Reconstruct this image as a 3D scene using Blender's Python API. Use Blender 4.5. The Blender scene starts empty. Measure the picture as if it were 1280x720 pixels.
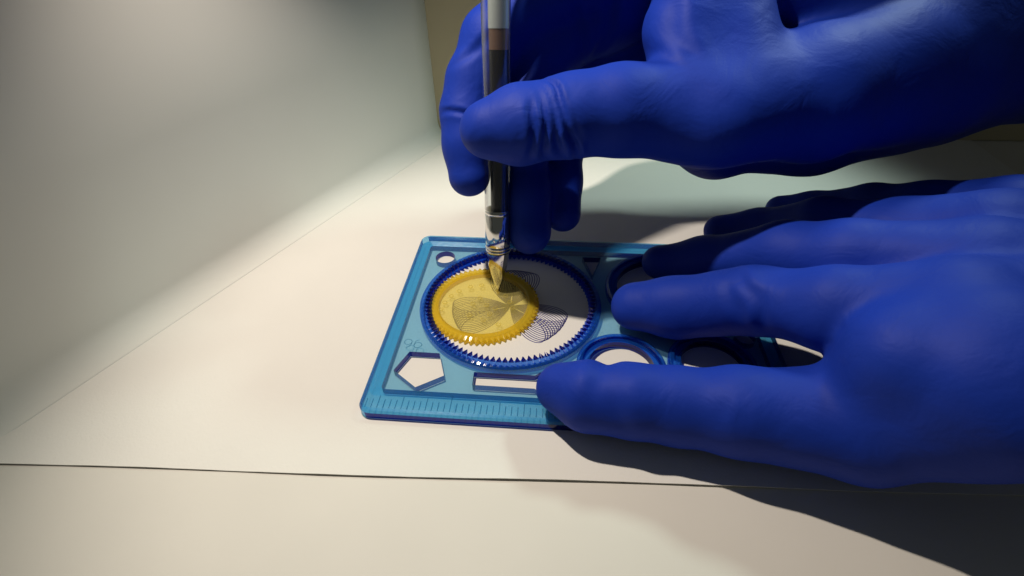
import bpy, bmesh, math, random
import numpy as np
from mathutils import Vector, Matrix

# ------------------------------------------------------------------ camera, world, light
S = 0.00085                      # one working unit (u) in metres; all sizes below are in u
sc = bpy.context.scene
col = sc.collection
F = 648.21
CAM = np.array([15.1308, -145.9778, 129.9492])
RI = np.array([0.9962432, 0.08523241, -0.01532686])
UP = np.array([-0.04319163, 0.64243504, 0.76512201])
DI = np.array([-0.07505971, 0.76158562, -0.64370287])
cd = bpy.data.cameras.new('camera')
cam = bpy.data.objects.new('camera', cd)
col.objects.link(cam)
cd.sensor_width = 36
cd.lens = F / 1280 * 36
cd.clip_start = 0.002
cd.clip_end = 20
m = Matrix.Identity(4)
for i in range(3):
    m[i][0], m[i][1], m[i][2], m[i][3] = RI[i], UP[i], -DI[i], CAM[i] * S
cam.matrix_world = m
sc.camera = cam

w = bpy.data.worlds.new('World')
sc.world = w
w.use_nodes = True
w.node_tree.nodes['Background'].inputs[0].default_value = (0.92, 1.0, 0.88, 1)
w.node_tree.nodes['Background'].inputs[1].default_value = 0.045


def lamp(name, loc, aim, energy, color, size, cone, blend):
    l = bpy.data.lights.new(name, 'SPOT')
    l.energy = energy
    l.color = color
    l.shadow_soft_size = size * S
    l.spot_size = math.radians(cone)
    l.spot_blend = blend
    o = bpy.data.objects.new(name, l)
    col.objects.link(o)
    o.location = Vector(loc) * S
    o.rotation_euler = (Vector(aim) - Vector(loc)).to_track_quat('-Z', 'Y').to_euler()
    return o


lamp('desk_lamp_light', (-76, 13, 265), (8, -16, 0), 2.15, (1.0, 0.88, 0.75), 4, 76, 0.7)
lamp('side_lamp_light', (170, 136, 240), (55, 45, 0), 1.05, (0.78, 1.0, 0.88), 20, 74, 0.8)

sc.view_settings.view_transform = 'Standard'
sc.view_settings.look = 'None'
sc.view_settings.exposure = 0
sc.view_settings.gamma = 1
sc.cycles.use_denoising = True
sc.cycles.max_bounces = 24
sc.cycles.transparent_max_bounces = 48
sc.cycles.transmission_bounces = 12
sc.cycles.caustics_refractive = False
sc.cycles.caustics_reflective = False
sc.cycles.sample_clamp_indirect = 4


# ------------------------------------------------------------------ helpers
def P(px, py, dep):
    """a point seen at (px, py) of the 1280 wide picture, dep u in front of the camera"""
    return CAM + dep * DI + (px - 640) / F * dep * RI - (py - 360) / F * dep * UP


def Pz(px, py, z):
    v = DI + (px - 640) / F * RI - (py - 360) / F * UP
    return CAM + (z - CAM[2]) / v[2] * v


def new_mesh_obj(name, verts, faces, mat, parent=None, smooth=False):
    me = bpy.data.meshes.new(name)
    vv = [tuple(np.asarray(v, float) * S) for v in verts]
    me.from_pydata(vv, [], [tuple(int(i) for i in f) for f in faces])
    me.update()
    if smooth:
        me.polygons.foreach_set('use_smooth', [True] * len(me.polygons))
    o = bpy.data.objects.new(name, me)
    for mm in (mat if isinstance(mat, (list, tuple)) else [mat]):
        me.materials.append(mm)
    col.objects.link(o)
    if parent:
        o.parent = parent
    return o


def tag(o, label=None, cat=None, group=None, kind=None):
    if label: o['label'] = label
    if cat: o['category'] = cat
    if group: o['group'] = group
    if kind: o['kind'] = kind
    return o


def empty(name):
    o = bpy.data.objects.new(name, None)
    o.empty_display_size = 0.01
    col.objects.link(o)
    return o


def circ(cx, cy, r, n=64, a0=0):
    return [(cx + r * math.cos(a0 + 2 * math.pi * i / n), cy + r * math.sin(a0 + 2 * math.pi * i / n)) for i in range(n)]


def toothed(cx, cy, rr, rt, n, a0=0):
    """gear outline: root radius rr, tip radius rt"""
    o = []
    for i in range(n):
        for f_, r in ((0, rr), (0.12, rr), (0.44, rt), (0.60, rt), (0.92, rr)):
            a = a0 + 2 * math.pi * (i + f_) / n
            if f_ == 0: continue
            o.append((cx + r * math.cos(a), cy + r * math.sin(a)))
    return o


def rrect(x0, y0, x1, y1, r, n=8):
    o = []
    for cx, cy, a in ((x1 - r, y1 - r, 0), (x0 + r, y1 - r, 90), (x0 + r, y0 + r, 180), (x1 - r, y0 + r, 270)):
        for i in range(n + 1):
            t = math.radians(a + 90 * i / n)
            o.append((cx + r * math.cos(t), cy + r * math.sin(t)))
    return o


def area2(poly):
    return sum(poly[i - 1][0] * poly[i][1] - poly[i][0] * poly[i - 1][1] for i in range(len(poly)))


def sheet(name, outlines, z0, z1, mats, parent=None, bevel=0.0):
    """flat moulding: outer outline plus hole outlines, from z0 to z1; side walls take the second material"""
    cu = bpy.data.curves.new(name, 'CURVE')
    cu.dimensions = '2D'
    cu.fill_mode = 'BOTH'
    for poly in outlines:
        sp = cu.splines.new('POLY')
        sp.points.add(len(poly) - 1)
        sp.points.foreach_set('co', [c for p in poly for c in (p[0] * S * 1000, p[1] * S * 1000, 0, 1)])
        sp.use_cyclic_u = True
    cu.extrude = (z1 - z0) / 2 * S * 1000
    if bevel:
        cu.bevel_depth = bevel * S * 1000
        cu.bevel_resolution = 1
        cu.offset = -bevel * S * 1000
        cu.extrude -= bevel * S * 1000
    t = bpy.data.objects.new('t', cu)
    col.objects.link(t)
    dg = bpy.context.evaluated_depsgraph_get()
    me = bpy.data.meshes.new_from_object(t.evaluated_get(dg))
    bpy.data.objects.remove(t)
    bpy.data.curves.remove(cu)
    me.transform(Matrix.Translation((0, 0, (z0 + z1) / 2 * S)) @ Matrix.Scale(0.001, 4))
    bm = bmesh.new()
    bm.from_mesh(me)
    bmesh.ops.remove_doubles(bm, verts=bm.verts, dist=1e-6)
    bmesh.ops.recalc_face_normals(bm, faces=bm.faces)
    bm.to_mesh(me)
    bm.free()
    me.name = name
    me.materials.clear()
    mats = mats if isinstance(mats, (list, tuple)) else [mats]
    for mm in mats: me.materials.append(mm)
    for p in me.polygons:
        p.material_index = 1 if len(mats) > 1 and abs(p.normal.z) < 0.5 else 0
        p.use_smooth = False
    o = bpy.data.objects.new(name, me)
    col.objects.link(o)
    if parent: o.parent = parent
    return o


def loft(name, sections, mat, parent=None, closed_profile=True, smooth=False):
    """sections: list of closed loops (same count) stitched one to the next; wraps when closed_profile"""
    n = len(sections[0])
    V = [p for s in sections for p in s]
    Fc = []
    k = len(sections)
    for j in range(k if closed_profile else k - 1):
        a, b = j * n, ((j + 1) % k) * n
        for i in range(n):
            i2 = (i + 1) % n
            Fc.append((a + i, a + i2, b + i2, b + i))
    o = new_mesh_obj(name, V, Fc, mat, parent, smooth)
    bm = bmesh.new(); bm.from_mesh(o.data)
    bmesh.ops.recalc_face_normals(bm, faces=bm.faces)
    bm.to_mesh(o.data); bm.free()
    return o


def turned(name, prof, cx, cy, mat, parent=None, n=96, smooth=True):
    """ring turned from a closed (radius, z) profile"""
    secs = [[(cx + r * math.cos(2 * math.pi * i / n), cy + r * math.sin(2 * math.pi * i / n), z) for i in range(n)] for r, z in prof]
    o = loft(name, secs, mat, parent, True, smooth)
    if smooth:
        o.data.set_sharp_from_angle(angle=math.radians(35))
    return o


def axis_frame(a, b):
    a, b = np.array(a, float), np.array(b, float)
    t = (b - a) / np.linalg.norm(b - a)
    x = np.cross(t, [0, 1, 0.1]); x /= np.linalg.norm(x)
    y = np.cross(t, x)
    return a, t, x, y


def rod(name, a, b, prof, mat, parent=None, n=40, smooth=True, capped=True):
    """turned solid along the line a-b; prof = [(distance, radius)]"""
    a, t, x, y = axis_frame(a, b)
    V, Fc = [], []
    for s, r in prof:
        for i in range(n):
            an = 2 * math.pi * i / n
            V.append(a + t * s + r * (math.cos(an) * x + math.sin(an) * y))
    for j in range(len(prof) - 1):
        for i in range(n):
            i2 = (i + 1) % n
            Fc.append((j * n + i, j * n + i2, (j + 1) * n + i2, (j + 1) * n + i))
    if capped:
        Fc.append(tuple(range(n))[::-1])
        Fc.append(tuple((len(prof) - 1) * n + i for i in range(n)))
    o = new_mesh_obj(name, V, Fc, mat, parent, smooth)
    bm = bmesh.new(); bm.from_mesh(o.data)
    bmesh.ops.recalc_face_normals(bm, faces=bm.faces)
    bm.to_mesh(o.data); bm.free()
    if smooth:
        o.data.set_sharp_from_angle(angle=math.radians(40))
    return o


def ribbon_data(path, wd, z, V, Fc):
    """flat strip of width wd following an open polyline"""
    p = np.array(path)
    d = np.gradient(p, axis=0)
    nrm = np.stack([-d[:, 1], d[:, 0]], 1)
    nrm /= np.linalg.norm(nrm, axis=1)[:, None] + 1e-9
    b = len(V)
    for q, nn in zip(p, nrm):
        V.append((q[0] + nn[0] * wd / 2, q[1] + nn[1] * wd / 2, z))
        V.append((q[0] - nn[0] * wd / 2, q[1] - nn[1] * wd / 2, z))
    for i in range(len(p) - 1):
        Fc.append((b + 2 * i, b + 2 * i + 1, b + 2 * i + 3, b + 2 * i + 2))


def bead_data(path, wd, z0, h, V, Fc):
    """low raised bead of triangular section following an open polyline"""
    p = np.array(path, float)
    d = np.gradient(p, axis=0)
    nrm = np.stack([-d[:, 1], d[:, 0]], 1)
    nrm /= np.linalg.norm(nrm, axis=1)[:, None] + 1e-9
    b = len(V)
    for q, nn in zip(p, nrm):
        V.append((q[0] + nn[0] * wd / 2, q[1] + nn[1] * wd / 2, z0))
        V.append((q[0], q[1], z0 + h))
        V.append((q[0] - nn[0] * wd / 2, q[1] - nn[1] * wd / 2, z0))
    for i in range(len(p) - 1):
        a = b + 3 * i
        Fc.append((a, a + 1, a + 4, a + 3)); Fc.append((a + 1, a + 2, a + 5, a + 4))


# ------------------------------------------------------------------ materials
def mat(name):
    mm = bpy.data.materials.new(name)
    mm.use_nodes = True
    nt = mm.node_tree
    return mm, nt, nt.nodes['Principled BSDF']


def node(nt, t, **k):
    n = nt.nodes.new(t)
    for a, b in k.items(): setattr(n, a, b)
    return n


def noise_bump(nt, b, scale, strength, dist, detail=4):
    tc = node(nt, 'ShaderNodeTexCoord')
    nz = node(nt, 'ShaderNodeTexNoise')
    nz.inputs['Scale'].default_value = scale
    nz.inputs['Detail'].default_value = detail
    nt.links.new(tc.outputs['Object'], nz.inputs['Vector'])
    bp = node(nt, 'ShaderNodeBump')
    bp.inputs['Strength'].default_value = strength
    bp.inputs['Distance'].default_value = dist
    nt.links.new(nz.outputs['Fac'], bp.inputs['Height'])
    nt.links.new(bp.outputs['Normal'], b.inputs['Normal'])
    return tc, nz


def opaque(name, c, rough=0.6, spec=0.5, metal=0.0, var=0.0, vscale=60, bump=None):
    mm, nt, b = mat(name)
    b.inputs['Base Color'].default_value = (*c, 1)
    b.inputs['Roughness'].default_value = rough
    b.inputs['Specular IOR Level'].default_value = spec
    b.inputs['Metallic'].default_value = metal
    if bump: noise_bump(nt, b, *bump)
    if var:
        tc = node(nt, 'ShaderNodeTexCoord')
        nz = node(nt, 'ShaderNodeTexNoise')
        nz.inputs['Scale'].default_value = vscale
        nz.inputs['Detail'].default_value = 5
        cr = node(nt, 'ShaderNodeValToRGB')
        cr.color_ramp.elements[0].position = 0.3
        cr.color_ramp.elements[1].position = 0.7
        cr.color_ramp.elements[0].color = (*[x * (1 - var) for x in c], 1)
        cr.color_ramp.elements[1].color = (*[min(1, x * (1 + var)) for x in c], 1)
        nt.links.new(tc.outputs['Object'], nz.inputs['Vector'])
        nt.links.new(nz.outputs['Fac'], cr.inputs['Fac'])
        nt.links.new(cr.outputs['Color'], b.inputs['Base Color'])
    return mm


def clear_plastic(name, tint, body, haze=0.15, rough=0.08, gloss=1.0, bump=0.0, edge=4.5):
    """tinted see-through plastic: coloured transparency, a little scatter from the body, glossy skin"""
    mm, nt, b = mat(name)
    nt.nodes.remove(b)
    out = nt.nodes['Material Output']
    tr = node(nt, 'ShaderNodeBsdfTransparent'); tr.inputs[0].default_value = (*tint, 1)
    df = node(nt, 'ShaderNodeBsdfDiffuse'); df.inputs[0].default_value = (*body, 1)
    tl = node(nt, 'ShaderNodeBsdfTranslucent'); tl.inputs[0].default_value = (*body, 1)
    dm = node(nt, 'ShaderNodeMixShader'); dm.inputs[0].default_value = 0.45
    nt.links.new(df.outputs[0], dm.inputs[1]); nt.links.new(tl.outputs[0], dm.inputs[2])
    m1 = node(nt, 'ShaderNodeMixShader'); m1.inputs[0].default_value = haze
    nt.links.new(tr.outputs[0], m1.inputs[1]); nt.links.new(dm.outputs[0], m1.inputs[2])
    gl = node(nt, 'ShaderNodeBsdfGlossy'); gl.inputs['Roughness'].default_value = rough
    lw = node(nt, 'ShaderNodeLayerWeight'); lw.inputs['Blend'].default_value = 0.5
    pw = node(nt, 'ShaderNodeMath', operation='POWER'); pw.inputs[1].default_value = edge
    mu = node(nt, 'ShaderNodeMath', operation='MULTIPLY_ADD'); mu.inputs[1].default_value = 0.85 * gloss; mu.inputs[2].default_value = 0.04 * gloss
    nt.links.new(lw.outputs['Facing'], pw.inputs[0])
    nt.links.new(pw.outputs[0], mu.inputs[0])
    m2 = node(nt, 'ShaderNodeMixShader')
    nt.links.new(mu.outputs[0], m2.inputs[0])
    nt.links.new(m1.outputs[0], m2.inputs[1]); nt.links.new(gl.outputs[0], m2.inputs[2])
    nt.links.new(m2.outputs[0], out.inputs['Surface'])
    if bump:
        tc = node(nt, 'ShaderNodeTexCoord')
        nz = node(nt, 'ShaderNodeTexNoise'); nz.inputs['Scale'].default_value = 500; nz.inputs['Detail'].default_value = 3
        bp = node(nt, 'ShaderNodeBump'); bp.inputs['Strength'].default_value = bump; bp.inputs['Distance'].default_value = 0.0003
        nt.links.new(tc.outputs['Object'], nz.inputs['Vector'])
        nt.links.new(nz.outputs['Fac'], bp.inputs['Height'])
        nt.links.new(bp.outputs['Normal'], gl.inputs['Normal'])
    return mm


M = {}
M['paper'] = opaque('white_paper', (0.76, 0.75, 0.715), 0.75, 0.25, var=0.02, vscale=25, bump=(1500, 0.25, 0.0002, 6))
M['table'] = opaque('white_tabletop', (0.70, 0.68, 0.63), 0.6, 0.3, var=0.03, vscale=20, bump=(700, 0.1, 0.0002, 6))
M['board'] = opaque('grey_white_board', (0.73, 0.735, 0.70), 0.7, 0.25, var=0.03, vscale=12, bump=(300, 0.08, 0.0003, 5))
M['shade_board'] = opaque('shade_toned_board', (0.52, 0.46, 0.30), 0.7, 0.25, var=0.05, vscale=10, bump=(300, 0.08, 0.0003, 5))  # back wall: the hand's shade put into a darker, yellower base colour
M['plate'] = clear_plastic('pale_blue_plastic', (0.84, 0.967, 1.0), (0.24, 0.62, 0.97), 0.20, 0.09, bump=0.10)
M['rim'] = clear_plastic('blue_plastic', (0.66, 0.935, 1.0), (0.05, 0.45, 0.99), 0.26, 0.18, bump=0.10)
M['deep'] = clear_plastic('deep_blue_plastic', (0.26, 0.46, 0.97), (0.01, 0.08, 0.85), 0.22, 0.06)
M['ring'] = clear_plastic('ring_blue_plastic', (0.46, 0.72, 0.99), (0.02, 0.20, 0.95), 0.24, 0.12)
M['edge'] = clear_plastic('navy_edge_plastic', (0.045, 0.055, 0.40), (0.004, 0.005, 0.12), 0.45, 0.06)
M['mark'] = clear_plastic('moulded_mark', (0.45, 0.66, 0.78), (0.05, 0.22, 0.35), 0.22, 0.1)
M['yellow'] = clear_plastic('yellow_plastic', (1.0, 0.985, 0.80), (1.0, 0.86, 0.30), 0.27, 0.12, 0.8, bump=0.15)
M['yellow_deep'] = clear_plastic('amber_plastic', (0.99, 0.92, 0.46), (0.98, 0.76, 0.07), 0.5, 0.12, 0.8)
M['ink'] = opaque('navy_ink', (0.020, 0.015, 0.21), 0.5, 0.3)
M['clear'] = clear_plastic('clear_barrel', (0.97, 0.98, 0.98), (0.8, 0.8, 0.8), 0.03, 0.10, 1.5, 0, 1.8)
M['clear_tip'] = clear_plastic('clear_tip', (0.90, 0.88, 0.84), (0.7, 0.62, 0.5), 0.10, 0.10, 1.4, 0, 1.8)
M['black'] = opaque('black_ink', (0.012, 0.012, 0.014), 0.25, 0.6)
M['grease'] = opaque('brown_grease', (0.20, 0.12, 0.09), 0.4, 0.5)
M['tube'] = opaque('frosted_tube', (0.52, 0.58, 0.58), 0.35, 0.5)
M['steel'] = opaque('steel', (0.55, 0.5, 0.44), 0.22, 0.5, 1.0)
M['chrome'] = opaque('chrome', (0.72, 0.70, 0.68), 0.10, 0.5, 1.0)
M['brass'] = opaque('brass', (0.30, 0.20, 0.10), 0.3, 0.5, 1.0)


def glove_material():
    mm, nt, b = mat('blue_nitrile')
    b.inputs['Roughness'].default_value = 0.6
    b.inputs['Specular IOR Level'].default_value = 0.16
    tc = node(nt, 'ShaderNodeTexCoord')
    nz = node(nt, 'ShaderNodeTexNoise'); nz.inputs['Scale'].default_value = 45; nz.inputs['Detail'].default_value = 3
    cr = node(nt, 'ShaderNodeValToRGB')
    cr.color_ramp.elements[0].color = (0.006, 0.028, 0.29, 1)
    cr.color_ramp.elements[1].color = (0.008, 0.037, 0.37, 1)
    nt.links.new(tc.outputs['Object'], nz.inputs['Vector'])
    nt.links.new(nz.outputs['Fac'], cr.inputs['Fac'])
    nt.links.new(cr.outputs['Color'], b.inputs['Base Color'])
    n2 = node(nt, 'ShaderNodeTexNoise'); n2.inputs['Scale'].default_value = 1400; n2.inputs['Detail'].default_value = 2
    n3 = node(nt, 'ShaderNodeTexNoise'); n3.inputs['Scale'].default_value = 90; n3.inputs['Detail'].default_value = 3
    nt.links.new(tc.outputs['Object'], n2.inputs['Vector']); nt.links.new(tc.outputs['Object'], n3.inputs['Vector'])
    b1 = node(nt, 'ShaderNodeBump'); b1.inputs['Strength'].default_value = 0.15; b1.inputs['Distance'].default_value = 0.0002
    n3.inputs['Distortion'].default_value = 1.2
    b2 = node(nt, 'ShaderNodeBump'); b2.inputs['Strength'].default_value = 0.24; b2.inputs['Distance'].default_value = 0.0015
    nt.links.new(n2.outputs['Fac'], b1.inputs['Height'])
    nt.links.new(n3.outputs['Fac'], b2.inputs['Height'])
    nt.links.new(b1.outputs['Normal'], b2.inputs['Normal'])
    nt.links.new(b2.outputs['Normal'], b.inputs['Normal'])
    return mm


M['glove'] = glove_material()

# ------------------------------------------------------------------ the setting
ZP = -2.6                        # top of the paper; the stencil plate's top is z = 0
def box(name, x0, y0, z0, x1, y1, z1, mt, parent=None):
    V = [(x, y, z) for z in (z0, z1) for y in (y0, y1) for x in (x0, x1)]
    return new_mesh_obj(name, V, [(0, 2, 3, 1), (4, 5, 7, 6), (0, 1, 5, 4), (2, 6, 7, 3), (0, 4, 6, 2), (1, 3, 7, 5)], mt, parent)


tag(box('tabletop', -420, -420, -30, 620, 420, ZP - 0.45, M['table']), kind='structure')


def board(name, x0, y0, x1, y1, th, h, mt):
    a = np.array([x0, y0]); b = np.array([x1, y1]); t = (b - a) / np.linalg.norm(b - a)
    n = np.array([-t[1], t[0]]) * th
    q = [a, b, b + n, a + n]
    V = [(p[0], p[1], z) for z in (ZP + 0.02, ZP + h) for p in q]
    o = new_mesh_obj(name, V, [(3, 2, 1, 0), (4, 5, 6, 7), (0, 1, 5, 4), (1, 2, 6, 5), (2, 3, 7, 6), (3, 0, 4, 7)], mt)
    return tag(o, kind='structure')


def swept_wall():
    """left board, its foot curving into the table like a bent sheet of card"""
    a = np.array([-273.7, -330.0]); b = np.array([-57.5, 153.6]); t = (b - a) / np.linalg.norm(b - a)
    n = np.array([t[1], -t[0]])                    # towards the stencil
    R = 9.0
    pr = [(R - R * math.sin(u), R - R * math.cos(u)) for u in [math.pi / 2 * k / 14 for k in range(15)]] + [(0, 60), (0, 125)]
    V, Fc = [], []
    N = 40
    for j in range(N + 1):
        q = a + (b - a) * j / N
        for off_, z in pr:
            V.append((q[0] + n[0] * off_, q[1] + n[1] * off_, ZP + 0.03 + z))
    k = len(pr)
    for j in range(N):
        for i in range(k - 1):
            Fc.append((j * k + i, (j + 1) * k + i, (j + 1) * k + i + 1, j * k + i + 1))
    o = new_mesh_obj('left_wall', V, Fc, M['board'], smooth=True)
    md = o.modifiers.new('thickness', 'SOLIDIFY'); md.thickness = 0.5 * S; md.offset = -1
    return tag(o, kind='structure')


swept_wall()
board('back_wall', -64, 153.6, 420, 166, 6, 125, M['shade_board'])

# the sheet of paper, its near edge slightly curled off the table
def paper():
    nx, ny = 90, 60
    V, Fc = [], []
    for side in (0, 1):
        for j in range(ny + 1):
            for i in range(nx + 1):
                x = -215 + 470 * i / nx
                ye = -72.9 + (x + 38) * 0.043 + 0.25 * math.sin(x * 0.045)
                v = (j / ny) ** 1.6
                y = ye + (300 - ye) * v
                lift = 0.35 * math.exp(-(y - ye) / 5.0) * (0.75 + 0.4 * math.sin(x * 0.03 + 1) + 0.3 * math.sin(x * 0.11) + 0.15 * math.sin(x * 0.37))
                V.append((x, y, ZP + lift - 0.22 * side))
    n1 = (nx + 1) * (ny + 1)
    for j in range(ny):
        for i in range(nx):
            a = j * (nx + 1) + i
            Fc.append((a, a + 1, a + nx + 2, a + nx + 1))
            Fc.append((n1 + a, n1 + a + nx + 1, n1 + a + nx + 2, n1 + a + 1))
    for i in range(nx):
        Fc.append((i, n1 + i, n1 + i + 1, i + 1))
    return new_mesh_obj('paper_sheet', V, Fc, M['paper'], smooth=True)


sheet_o = paper()
tag(sheet_o, 'large white sheet of drawing paper lying under the blue stencil', 'paper')
sheet_o.data.set_sharp_from_angle(angle=math.radians(40))

# the drawn three-lobed rosette, one pen line precessing a little each turn
random.seed(4)
V, Fc = [], []
NL, A = 14, 11.05
for lobe_dir in (-33, 87, 207):
    for i in range(NL):
        off = -21.5 + 43 * i / (NL - 1)
        if lobe_dir == 87: off = off * 1.0 + 2
        if lobe_dir == 207: off -= 6
        ph = math.radians(lobe_dir + off + random.uniform(-0.12, 0.12))
        am = A * random.uniform(0.996, 1.003); wd = random.uniform(0.28, 0.37)
        path = []
        for k in range(61):
            t = -math.pi / 2 + math.pi * k / 60
            rad = 2 * am * math.cos(t) ** 0.95 if math.cos(t) > 0 else 0
            an = ph + t / 3.0 * 0.98
            path.append((rad * math.cos(an), rad * math.sin(an) + 0.0))
        ribbon_data(path, wd, ZP + 0.03, V, Fc)
drawing = new_mesh_obj('rosette_drawing', V, Fc, M['ink'], sheet_o)
tag(drawing, 'looping navy blue line rosette drawn on the sheet')

# ------------------------------------------------------------------ the blue stencil
st = empty('spiral_stencil')
tag(st, 'transparent blue plastic drawing stencil with toothed ring, lying on the white paper', 'stencil')
X0, X1, Y0, Y1 = -42.6, 93.0, -54.0, 40.8
hole_c = (-29.7, 26.0)
pent = [Pz(a, b, 0)[:2] for a, b in ((512, 439.4), (549.4, 441.6), (554.9, 469.4), (519, 484), (492, 462.5))]
slot = [(-8.8, -35.7), (10.6, -35.9), (12.2, -34.3), (14.4, -34.0), (14.4, -42.3), (12.9, -42.3), (11.6, -40.9), (-8.6, -40.9)]
slot = [(-8.6, -40.9), (11.4, -41.0), (12.8, -42.4), (16.5, -42.4), (18.2, -41.0), (22.5, -41), (22.5, -35.8), (18.2, -35.8), (16.5, -34.2), (12.8, -34.2), (11.2, -35.6), (-8.8, -35.6)]
tri = [(27.6, 29.6), (35.2, 29.8), (31.4, 17.8)]
small = [(hole_c[0], hole_c[1], 4.05), (83, -13, 3.4), (82.5, 28.3, 3.0)]
RING = [(0, 0, 34.0), (39.3, -29.8, 14.8), (58.5, 11.0, 22.3), (69.2, -26.6, 14.4)]
IN = (X0 + 5.2, Y0 + 9.4, X1 - 5.2, Y1 - 7.2)
outl = [rrect(*IN, 1.2)]
for cx, cy, r in RING:
    outl.append(circ(cx, cy, r - (1.4 if r > 30 else 1.0), 120))
outl += [[tuple(p) for p in pent], slot, tri] + [circ(a, b, r, 48) for a, b, r in small]
# cut-outs wind the other way so that the fill leaves them open
outl = [o_ if (i == 0) == (area2(o_) > 0) else o_[::-1] for i, o_ in enumerate(outl)]
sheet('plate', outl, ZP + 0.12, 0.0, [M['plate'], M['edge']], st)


def rim_loop(ins, z, r):
    """rounded outline; ins = (left, bottom, right, top) insets"""
    return [(x, y, z) for x, y in rrect(X0 + ins[0], Y0 + ins[1], X1 - ins[2], Y1 - ins[3], r, 8)]


# raised frame round the plate: outer wall, flat lip, slope down to the plate (wider at the ruler side)
prof = [((0.0, 0.0, 0.0, 0.0), ZP + 0.05, 4.2), ((0.0, 0.0, 0.0, 0.0), -0.1, 4.2), ((0.5, 0.45, 0.5, 0.5), 0.75, 3.8),
        ((1.3, 1.3, 1.3, 1.6), 1.0, 3.2), ((2.2, 5.9, 2.2, 5.0), 1.05, 2.6), ((5.2, 9.4, 5.2, 7.2), 0.02, 1.2),
        ((5.2, 9.4, 5.2, 7.2), -1.9, 1.2), ((2.6, 3.2, 2.6, 3.2), -1.9, 2.6), ((1.8, 1.8, 1.8, 1.8), ZP + 0.05, 3.2)]
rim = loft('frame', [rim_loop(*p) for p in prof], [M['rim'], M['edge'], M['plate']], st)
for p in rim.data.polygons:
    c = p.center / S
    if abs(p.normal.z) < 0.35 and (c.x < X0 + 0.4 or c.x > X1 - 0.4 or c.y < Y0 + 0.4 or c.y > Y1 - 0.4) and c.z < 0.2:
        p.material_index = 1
    elif c.y < Y0 + 5.5 and c.z > 0.9 and p.normal.z > 0.9:
        p.material_index = 2


def stencil_ring(cx, cy, r, inner):
    """plain ring: step, groove, inner lip"""
    pr = [(r, -1.9), (r, 0.05), (r - 0.35, 0.75), (r - 1.0, 1.3), (r - 1.9, 1.35), (r - 2.3, 0.2), (inner + 0.7, 0.15),
          (inner + 0.4, 0.45), (inner, 0.4), (inner, ZP + 0.1), (inner + 0.9, ZP + 0.1), (inner + 1.0, -1.9)]
    o = turned('ring', pr, cx, cy, [M['ring'], M['edge'], M['deep']], st, 128)
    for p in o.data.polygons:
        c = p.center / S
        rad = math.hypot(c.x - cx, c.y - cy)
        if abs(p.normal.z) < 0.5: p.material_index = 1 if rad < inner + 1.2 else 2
    return o


stencil_ring(39.3, -29.8, 14.8, 10.7)
stencil_ring(58.5, 11.0, 22.3, 18.0)
stencil_ring(69.2, -26.6, 14.4, 10.2)

# toothed ring, 96 inward teeth: outer loops are round, inner loops follow the teeth
NT, NA = 96, 8
def tooth_loop(r_root, r_tip, z):
    o = []
    for i in range(NT):
        for k in range(NA):
            f_ = k / NA
            h = max(0.0, 1 - abs(f_ - 0.5) / 0.42)
            h = min(1.0, h * 1.12)
            a = 2 * math.pi * (i + f_) / NT
            r = r_root + (r_tip - r_root) * h
            o.append((r * math.cos(a), r * math.sin(a), z))
    return o
def flute_loop(r, z, dz):
    return [((r - 0.5 * h) * math.cos(a), (r - 0.5 * h) * math.sin(a), z + dz * (1 - h)) for a, h in flutes()]


def flutes():
    for i in range(NT):
        for k in range(NA):
            yield 2 * math.pi * (i + k / NA) / NT, min(1.0, max(0.0, 1 - abs(k / NA - 0.5) / 0.42) * 1.12)


def round_loop(r, z):
    return [(r * math.cos(2 * math.pi * i / (NT * NA)), r * math.sin(2 * math.pi * i / (NT * NA)), z) for i in range(NT * NA)]


tr = loft('toothed_ring', [round_loop(34.0, -1.9), round_loop(34.0, 0.05), round_loop(33.6, 0.55), flute_loop(33.0, 0.75, 0.45),
                           flute_loop(32.1, 0.9, 0.45), tooth_loop(31.3, 29.5, 1.3), tooth_loop(31.3, 29.5, ZP + 0.08), round_loop(32.6, ZP + 0.08),
                           round_loop(32.8, -1.9)], [M['ring'], M['deep'], M['edge']], st)
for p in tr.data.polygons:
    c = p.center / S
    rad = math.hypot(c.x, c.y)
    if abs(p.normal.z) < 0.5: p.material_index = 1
    elif rad < 31.6 and c.z > 1: p.material_index = 2

# ruler ticks and the moulded figures on the plate
for i in range(70):
    x = X0 + 2.6 + 1.87 * i
    if x > X1 - 4: break
    h = 3.3
    if i % 4 == 2: h = 4.6
    if i % 16 == 14: h = 6.4
    V, Fc = [], []
    bead_data([(x, Y0 + 1.35), (x + 0.02, Y0 + 1.35 + h / 2), (x, Y0 + 1.35 + h)], 0.30, 1.06, 0.14, V, Fc)
    new_mesh_obj('ruler_tick', V, Fc, M['mark'], st)


def arc(cx, cy, rx, ry, a0, a1, n=24):
    return [(cx + rx * math.cos(math.radians(a0 + (a1 - a0) * i / n)), cy + ry * math.sin(math.radians(a0 + (a1 - a0) * i / n))) for i in range(n + 1)]


def digit(d, x, y, w_, h_):
    if d == '9':
        pts = arc(0.5, 0.68, 0.46, 0.32, 0, 360) + arc(0.46, 0.62, 0.50, 0.60, 5, -95)
    else:
        pts = arc(0.54, 0.38, 0.50, 0.60, 95, 185)[::1] + arc(0.5, 0.32, 0.46, 0.32, 180, -180)
    V, Fc = [], []
    bead_data([(x + px * w_, y + py * h_) for px, py in pts], 0.26, 0.004, 0.12, V, Fc)
    tag(new_mesh_obj('moulded_digit', V, Fc, M['mark'], st), 'moulded figure ' + d)


digit('9', -35.0, -26.3, 2.9, 3.9)
digit('6', -31.3, -26.2, 2.9, 3.9)

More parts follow.
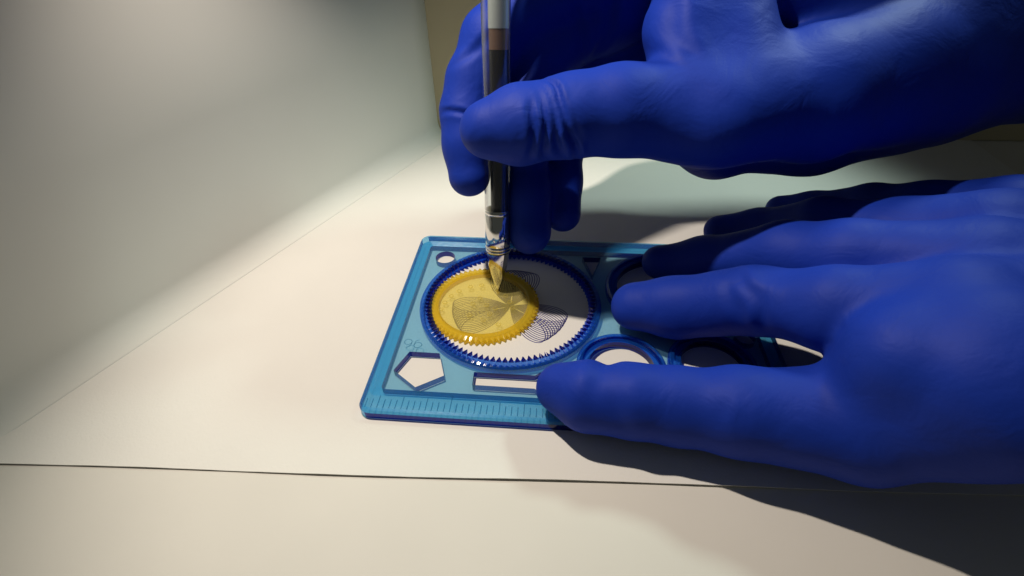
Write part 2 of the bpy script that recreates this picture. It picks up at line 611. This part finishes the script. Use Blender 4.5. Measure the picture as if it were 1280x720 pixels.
# ------------------------------------------------------------------ yellow gear wheel
GX, GY, GR = -10.3, -0.35, 21.1
gear = empty('gear_wheel')
tag(gear, 'translucent yellow gear wheel rolling inside the toothed ring of the blue stencil', 'gear')
GZ0, GZ1 = ZP + 0.12, -0.55
holes = []
for k, (px, py) in enumerate([(551, 386), (556, 377.5), (564, 369.5), (574, 363.5), (588, 358), (602, 356), (616, 357), (632, 369.5), (637.5, 377), (641, 384.5), (619, 385),
                              (591, 379), (587, 393.5), (600, 372), (604, 399), (623, 405), (612, 392), (608, 381)]):
    q = Pz(px, py, GZ1)
    holes.append((q[0], q[1]))
pen_hole = (-5.35, 6.5)
gN, gA = 64, 8
a_off = math.pi / 64
def gear_loop(rr, rt, z):
    o = []
    for i in range(gN):
        for k in range(gA):
            f_ = k / gA
            h = min(1.0, max(0.0, 1 - abs(f_ - 0.5) / 0.42) * 1.12)
            a = a_off + 2 * math.pi * (i + f_) / gN
            r = rr + (rt - rr) * h
            o.append((GX + r * math.cos(a), GY + r * math.sin(a), z))
    return o
def gear_round(r, z):
    n = gN * gA
    return [(GX + r * math.cos(a_off + 2 * math.pi * i / n), GY + r * math.sin(a_off + 2 * math.pi * i / n), z) for i in range(n)]


band = loft('toothed_band', [gear_loop(20.0, 21.2, GZ0), gear_loop(20.0, 21.2, GZ1 - 0.35), gear_round(19.2, GZ1 + 0.25), gear_round(17.7, GZ1 + 0.2),
                             gear_round(16.9, GZ1 - 0.25), gear_round(16.9, GZ0)], M['yellow_deep'], gear)
dout = [circ(GX, GY, 16.9, 128)] + [circ(a, b, 0.62, 20) for a, b in [pen_hole]]
dout = [o_ if (i == 0) == (area2(o_) > 0) else o_[::-1] for i, o_ in enumerate(dout)]
disc = sheet('disc', dout, GZ0, GZ1 - 0.25, [M['yellow'], M['yellow_deep']], gear)
hp = None
for a, b in holes + [pen_hole]:
    if hp is None:
        hp = turned('hole_collar', [(0.62, GZ1 - 0.25), (0.62, GZ1 + 0.0), (0.78, GZ1 + 0.06), (0.98, GZ1 - 0.05), (1.05, GZ1 - 0.25)], 0, 0, M['yellow'], gear, 20)
        o = hp
    else:
        o = hp.copy(); col.objects.link(o); o.parent = gear
    o.location = (a * S, b * S, 0)

# ------------------------------------------------------------------ pen
pen = empty('ballpoint_pen')
tag(pen, 'clear plastic pen with black ink refill held upright in the gloved hand', 'pen')
tip = np.array([-5.35, 6.5, -1.9]); top = P(619.5, 0, 158)
ax = (top - tip) / np.linalg.norm(top - tip)
def along(s): return tip + ax * s
rod('pen_point', tip, top, [(0.0, 0.25), (0.4, 0.45), (2.2, 0.5), (2.4, 0.6), (3.0, 0.7)], M['steel'], pen, 24)
rod('tip_cone', tip, top, [(2.2, 0.7), (2.5, 0.95), (5.5, 1.85), (9, 2.85), (12.5, 3.65), (15.5, 4.1), (17.6, 4.35)], M['chrome'], pen, 64)
rod('metal_grip', tip, top, [(17.7, 4.2), (18.3, 4.55), (18.7, 4.6), (19.1, 4.35), (19.5, 4.6), (20.0, 4.6), (20.3, 4.35), (20.7, 4.6), (32.2, 4.6),
                             (32.5, 4.4), (32.9, 4.6), (33.6, 4.6), (33.9, 4.4), (34.2, 4.4)], M['chrome'], pen, 64)
rod('barrel', tip, top, [(34.2, 4.2), (34.3, 4.6), (150, 4.6)], M['clear'], pen, 64, capped=False)
off = np.array([0.8, 0.0, 0.0])
def roff(name, s0, s1, r, mt):
    o = rod(name, along(s0) + off, along(s1) + off, [(0, r), (s1 - s0, r)], mt, pen, 32); return o
roff('ink_column', 33.0, 86.5, 3.2, M['black'])
roff('grease_plug', 86.5, 92.5, 3.1, M['grease'])
roff('refill_tube', 92.5, 148, 3.25, M['tube'])

# ------------------------------------------------------------------ gloved hands: one smooth surface grown from tapered limbs
def grow(name, chains, blend, cell, mt, creases=(), floor=None, seed=0):
    prims = []
    for ch in chains:
        for (a, ra), (b, rb) in zip(ch[:-1], ch[1:]):
            prims.append((np.array(a, float), np.array(b, float), ra, rb))
    allp = np.array([q for p in prims for q in (p[0], p[1])]); rm = max(max(p[2], p[3]) for p in prims) + 4
    lo = allp.min(0) - rm; hi = allp.max(0) + rm
    n = np.ceil((hi - lo) / cell).astype(int) + 1
    D = np.full(n, 30.0, np.float32)
    axs = [lo[i] + cell * np.arange(n[i]) for i in range(3)]
    for a, b, ra, rb in prims:
        R_ = max(ra, rb) + blend + 3
        l = np.maximum(0, np.floor((np.minimum(a, b) - R_ - lo) / cell).astype(int))
        h = np.minimum(n, np.ceil((np.maximum(a, b) + R_ - lo) / cell).astype(int) + 1)
        X, Y, Z = np.meshgrid(*[axs[i][l[i]:h[i]].astype(np.float32) for i in range(3)], indexing='ij', sparse=True)
        ba = b - a; L2 = ba @ ba
        t = ((X - a[0]) * ba[0] + (Y - a[1]) * ba[1] + (Z - a[2]) * ba[2]) / L2
        t = np.clip(t, 0, 1)
        ts = t * t * (3 - 2 * t) * 0.5 + t * 0.5
        dd = np.sqrt((X - a[0] - t * ba[0]) ** 2 + (Y - a[1] - t * ba[1]) ** 2 + (Z - a[2] - t * ba[2]) ** 2) - (ra + (rb - ra) * ts)
        s = D[l[0]:h[0], l[1]:h[1], l[2]:h[2]]
        hh = np.clip(0.5 + 0.5 * (s - dd) / blend, 0, 1)
        D[l[0]:h[0], l[1]:h[1], l[2]:h[2]] = s * (1 - hh) + dd * hh - blend * hh * (1 - hh)
    # surface nets
    ins = D < 0
    c = np.zeros(np.array(D.shape) - 1, np.int8)
    corners = [(i, j, k) for i in (0, 1) for j in (0, 1) for k in (0, 1)]
    def sub(A_, i, j, k): return A_[i:A_.shape[0] - 1 + i, j:A_.shape[1] - 1 + j, k:A_.shape[2] - 1 + k]
    for q in corners: c += sub(ins, *q)
    act = (c > 0) & (c < 8)
    idx = -np.ones(act.shape, np.int64)
    I = np.argwhere(act)
    idx[act] = np.arange(len(I))
    acc = np.zeros((len(I), 3)); cnt = np.zeros(len(I))
    vals = {q: D[I[:, 0] + q[0], I[:, 1] + q[1], I[:, 2] + q[2]] for q in corners}
    for q in corners:
        for axn in range(3):
            if q[axn]: continue
            q2 = list(q); q2[axn] = 1; q2 = tuple(q2)
            v0, v1 = vals[q], vals[q2]
            mk = (v0 < 0) != (v1 < 0)
            t = np.where(mk, v0 / np.where(mk, v0 - v1, 1), 0)
            pnt = np.tile(np.array(q, float), (len(I), 1)); pnt[:, axn] += t
            acc[mk] += pnt[mk]; cnt[mk] += 1
    V = lo + cell * (I + acc / cnt[:, None])
    Fq = []
    for axn in range(3):
        s0 = [slice(1, -1)] * 3; s0[axn] = slice(0, -1)
        s1 = list(s0); s1[axn] = slice(1, None)
        A0, A1 = ins[tuple(s0)], ins[tuple(s1)]
        e = np.argwhere(A0 != A1)
        if not len(e): continue
        fl = A0[tuple(e.T)]
        base = e.copy()
        for k in range(3):
            if k != axn: base[:, k] += 1
        u_, v_ = (axn + 1) % 3, (axn + 2) % 3
        def cellid(du, dv):
            b_ = base.copy(); b_[:, u_] -= du; b_[:, v_] -= dv
            return idx[tuple(b_.T)]
        qd = np.stack([cellid(1, 1), cellid(0, 1), cellid(0, 0), cellid(1, 0)], 1)
        qd[~fl] = qd[~fl][:, ::-1]
        Fq.append(qd)
    Fq = np.concatenate(Fq)
    # smooth, then press in the creases of the glove
    E1 = np.concatenate([Fq[:, [0, 1]], Fq[:, [1, 2]], Fq[:, [2, 3]], Fq[:, [3, 0]]])
    E1 = np.concatenate([E1, E1[:, ::-1]])
    deg = np.bincount(E1[:, 0], minlength=len(V))[:, None]
    for _ in range(5):
        av = np.stack([np.bincount(E1[:, 0], V[E1[:, 1], k], minlength=len(V)) for k in range(3)], 1) / deg
        V = V * 0.4 + av * 0.6
    def normals():
        fn = np.cross(V[Fq[:, 2]] - V[Fq[:, 0]], V[Fq[:, 3]] - V[Fq[:, 1]])
        N = np.zeros_like(V)
        for k in range(4):
            for cc in range(3): N[:, cc] += np.bincount(Fq[:, k], fn[:, cc], minlength=len(V))
        return N / (np.linalg.norm(N, axis=1)[:, None] + 1e-9)
    N = normals()
    disp = np.zeros(len(V))
    for cp, cn, wd, amp, mr in creases:
        cn = np.array(cn, float); cn /= np.linalg.norm(cn)
        r0 = V - cp
        wob = 0.8 * np.sin(r0[:, 2] * 0.35 + wd * 9) + 0.6 * np.sin(r0[:, 1] * 0.5)
        s = (r0 @ cn + wob) / wd
        mk = np.exp(-(np.linalg.norm(r0, axis=1) / mr) ** 4)
        disp += mk * (-amp * np.exp(-s * s) + 0.45 * amp * np.exp(-((s - 1.7) ** 2)) + 0.35 * amp * np.exp(-((s + 1.7) ** 2)))
    rg = np.random.RandomState(seed)
    for _ in range(10):
        kv = rg.normal(size=3); kv /= np.linalg.norm(kv); fr = rg.uniform(0.10, 0.28)
        disp += 0.16 * np.sin(V @ kv * fr + rg.uniform(0, 6))
    V = V + N * disp[:, None]
    if floor is not None:
        z = V[:, 2]; V[:, 2] = np.where(z < floor, floor, z)
    me = bpy.data.meshes.new(name)
    me.vertices.add(len(V)); me.vertices.foreach_set('co', (V * S).astype(np.float32).ravel())
    me.loops.add(len(Fq) * 4); me.loops.foreach_set('vertex_index', Fq.astype(np.int32).ravel())
    me.polygons.add(len(Fq)); me.polygons.foreach_set('loop_start', np.arange(0, len(Fq) * 4, 4, dtype=np.int32))
    me.update(calc_edges=True); me.validate()
    me.polygons.foreach_set('use_smooth', [True] * len(me.polygons))
    me.materials.append(mt)
    o = bpy.data.objects.new(name, me)
    col.objects.link(o)
    return o


def ch(*pts): return [(P(a, b, d_), r) for a, b, d_, r in pts]
def chz(*pts): return [(Pz(a, b, z_), r) for a, b, z_, r in pts]


def wr(px, py, d_): return P(px, py, d_)
thumb = ch((611, 161, 163, 9.4), (648, 156, 164, 11.8), (713, 147, 164, 12.7), (780, 141, 164, 13.9), (900, 141, 165, 16.5))
wristR = (1130, 60, 178)
right = [
    thumb,
    ch((900, 141, 163, 16.5), (1010, 120, 170, 21), (1150, 80, 180, 26)),
    ch((868, 120, 166, 15), (862, 30, 167, 13.5), (910, -50, 168, 13)),
    ch((920, 110, 166, 17), (900, 0, 170, 15), (860, -60, 172, 14)),
    ch((588, 219, 184, 7.4), (585, 180, 183, 8.6), (583, 140, 182, 8.6), (592, 100, 181, 9.0), (614, 48, 179, 9.7), (690, -15, 175, 11), (800, -60, 172, 13.5), (1140, 10, 180, 24)),
    ch((640, 5, 181, 9), (700, -40, 182, 14), (800, -75, 182, 18), (1140, -20, 184, 26)),
    ch((662, 289, 193, 7.9), (658, 240, 192, 8.6), (655, 190, 191, 8.8), (664, 120, 189, 9.4), (680, 70, 187, 10), (760, 20, 186, 11.5), (850, -20, 185, 13.5), (1150, 40, 190, 24)),
    ch((704, 268, 201, 6.9), (702, 225, 203, 7.6), (704, 180, 205, 8.2), (722, 100, 206, 9.5), (860, 50, 200, 13), (1150, 80, 196, 24)),
    ch((706, 214, 214, 5.8), (708, 170, 217, 6.6), (724, 115, 218, 8.4), (790, 105, 216, 10), (870, 118, 212, 13.5), (1010, 130, 206, 19), (1160, 110, 200, 22)),
    ch((860, 150, 175, 14), (900, 165, 188, 16), (1010, 150, 195, 20), (1150, 100, 195, 25)),
    ch((1150, 60, 186, 33), (1300, 20, 186, 36), (1560, -60, 190, 40)),
]
def tn(a, b): return P(*b) - P(*a)
td = tn((648, 156, 161), (780, 141, 161)); td = td / np.linalg.norm(td)
creasesR = [
    (P(668, 165, 150), td + UP * -0.10, 1.3, 1.2, 10),
    (P(684, 160, 150), td + UP * 0.05, 1.2, 1.3, 12),
    (P(698, 155, 150), td + UP * 0.22, 1.1, 1.4, 13),
    (P(711, 150, 150), td + UP * 0.36, 1.0, 1.6, 16),
    (P(722, 165, 150), td + UP * 0.18, 1.3, 0.7, 10),
    (P(580, 147, 176), UP + RI * 0.3, 1.3, 0.7, 8),
    (P(600, 60, 172), UP * 0.8 - RI * 0.5, 1.6, 0.5, 10),
    (P(820, 60, 160), RI + UP * 0.6, 2.2, 0.5, 12),
    (P(830, 20, 160), RI + UP * 0.4, 2.4, 0.8, 18),
    (P(760, 30, 176), RI - UP * 0.3, 2.0, 0.9, 16),
    (P(725, 40, 176), RI + UP * 0.5, 1.8, 0.8, 14),
]
hr = grow('writing_hand', right, 4.0, 0.85, M['glove'], creasesR, seed=3)
tag(hr, 'blue gloved hand holding the clear pen upright above the stencil', 'hand')

left = [
    chz((703, 486, 8.0, 7.6), (733, 494, 9.8, 9.5), (790, 501, 10.2, 10.2), (850, 505, 10.6, 10.6), (920, 514, 12.5, 12.0), (1080, 528, 17, 14.5), (1230, 475, 38, 22)),
    chz((793, 384, 8.4, 7.9), (845, 384, 12, 10.2), (950, 378, 24, 10.5), (1040, 385, 34, 11.5), (1210, 400, 42, 14.5), (1500, 420, 45, 24)),
    chz((826, 328, 8.0, 7.0), (880, 325, 13, 8.8), (980, 318, 27, 10.2), (1060, 325, 34, 11.5), (1230, 345, 42, 15), (1500, 400, 45, 24)),
    chz((900, 290, 8.0, 7.0), (950, 288, 13, 8.6), (1030, 282, 26, 10), (1120, 290, 34, 11.3), (1250, 300, 42, 14), (1500, 370, 45, 24)),
    chz((975, 262, 7.5, 6.2), (1015, 262, 12, 7.6), (1090, 262, 22, 9), (1160, 265, 30, 10.5), (1270, 275, 38, 13), (1500, 340, 42, 22)),
    chz((1080, 518, 18, 13.5), (1130, 450, 38, 13), (1200, 410, 42, 14)),
    chz((1500, 400, 46, 30), (1900, 440, 60, 38)),
]
tl = Pz(790, 499, 13) - Pz(703, 486, 8); tl /= np.linalg.norm(tl)
creasesL = [(Pz(752, 470, 16), tl, 2.6, 0.8, 11), (Pz(765, 500, 20), tl + UP * 0.1, 3.0, 0.5, 14),
            (Pz(900, 500, 34), tl, 2.2, 0.8, 14), (Pz(915, 505, 34), tl + UP * .2, 1.6, 0.7, 14), (Pz(930, 360, 34), RI, 1.8, 0.8, 12), (Pz(945, 360, 34), RI + UP * .15, 1.6, 0.7, 12)]
hl = grow('steadying_hand', left, 3.5, 1.0, M['glove'], creasesL, floor=1.38, seed=5)
tag(hl, 'blue gloved hand pressing the stencil down with its fingertips', 'hand')
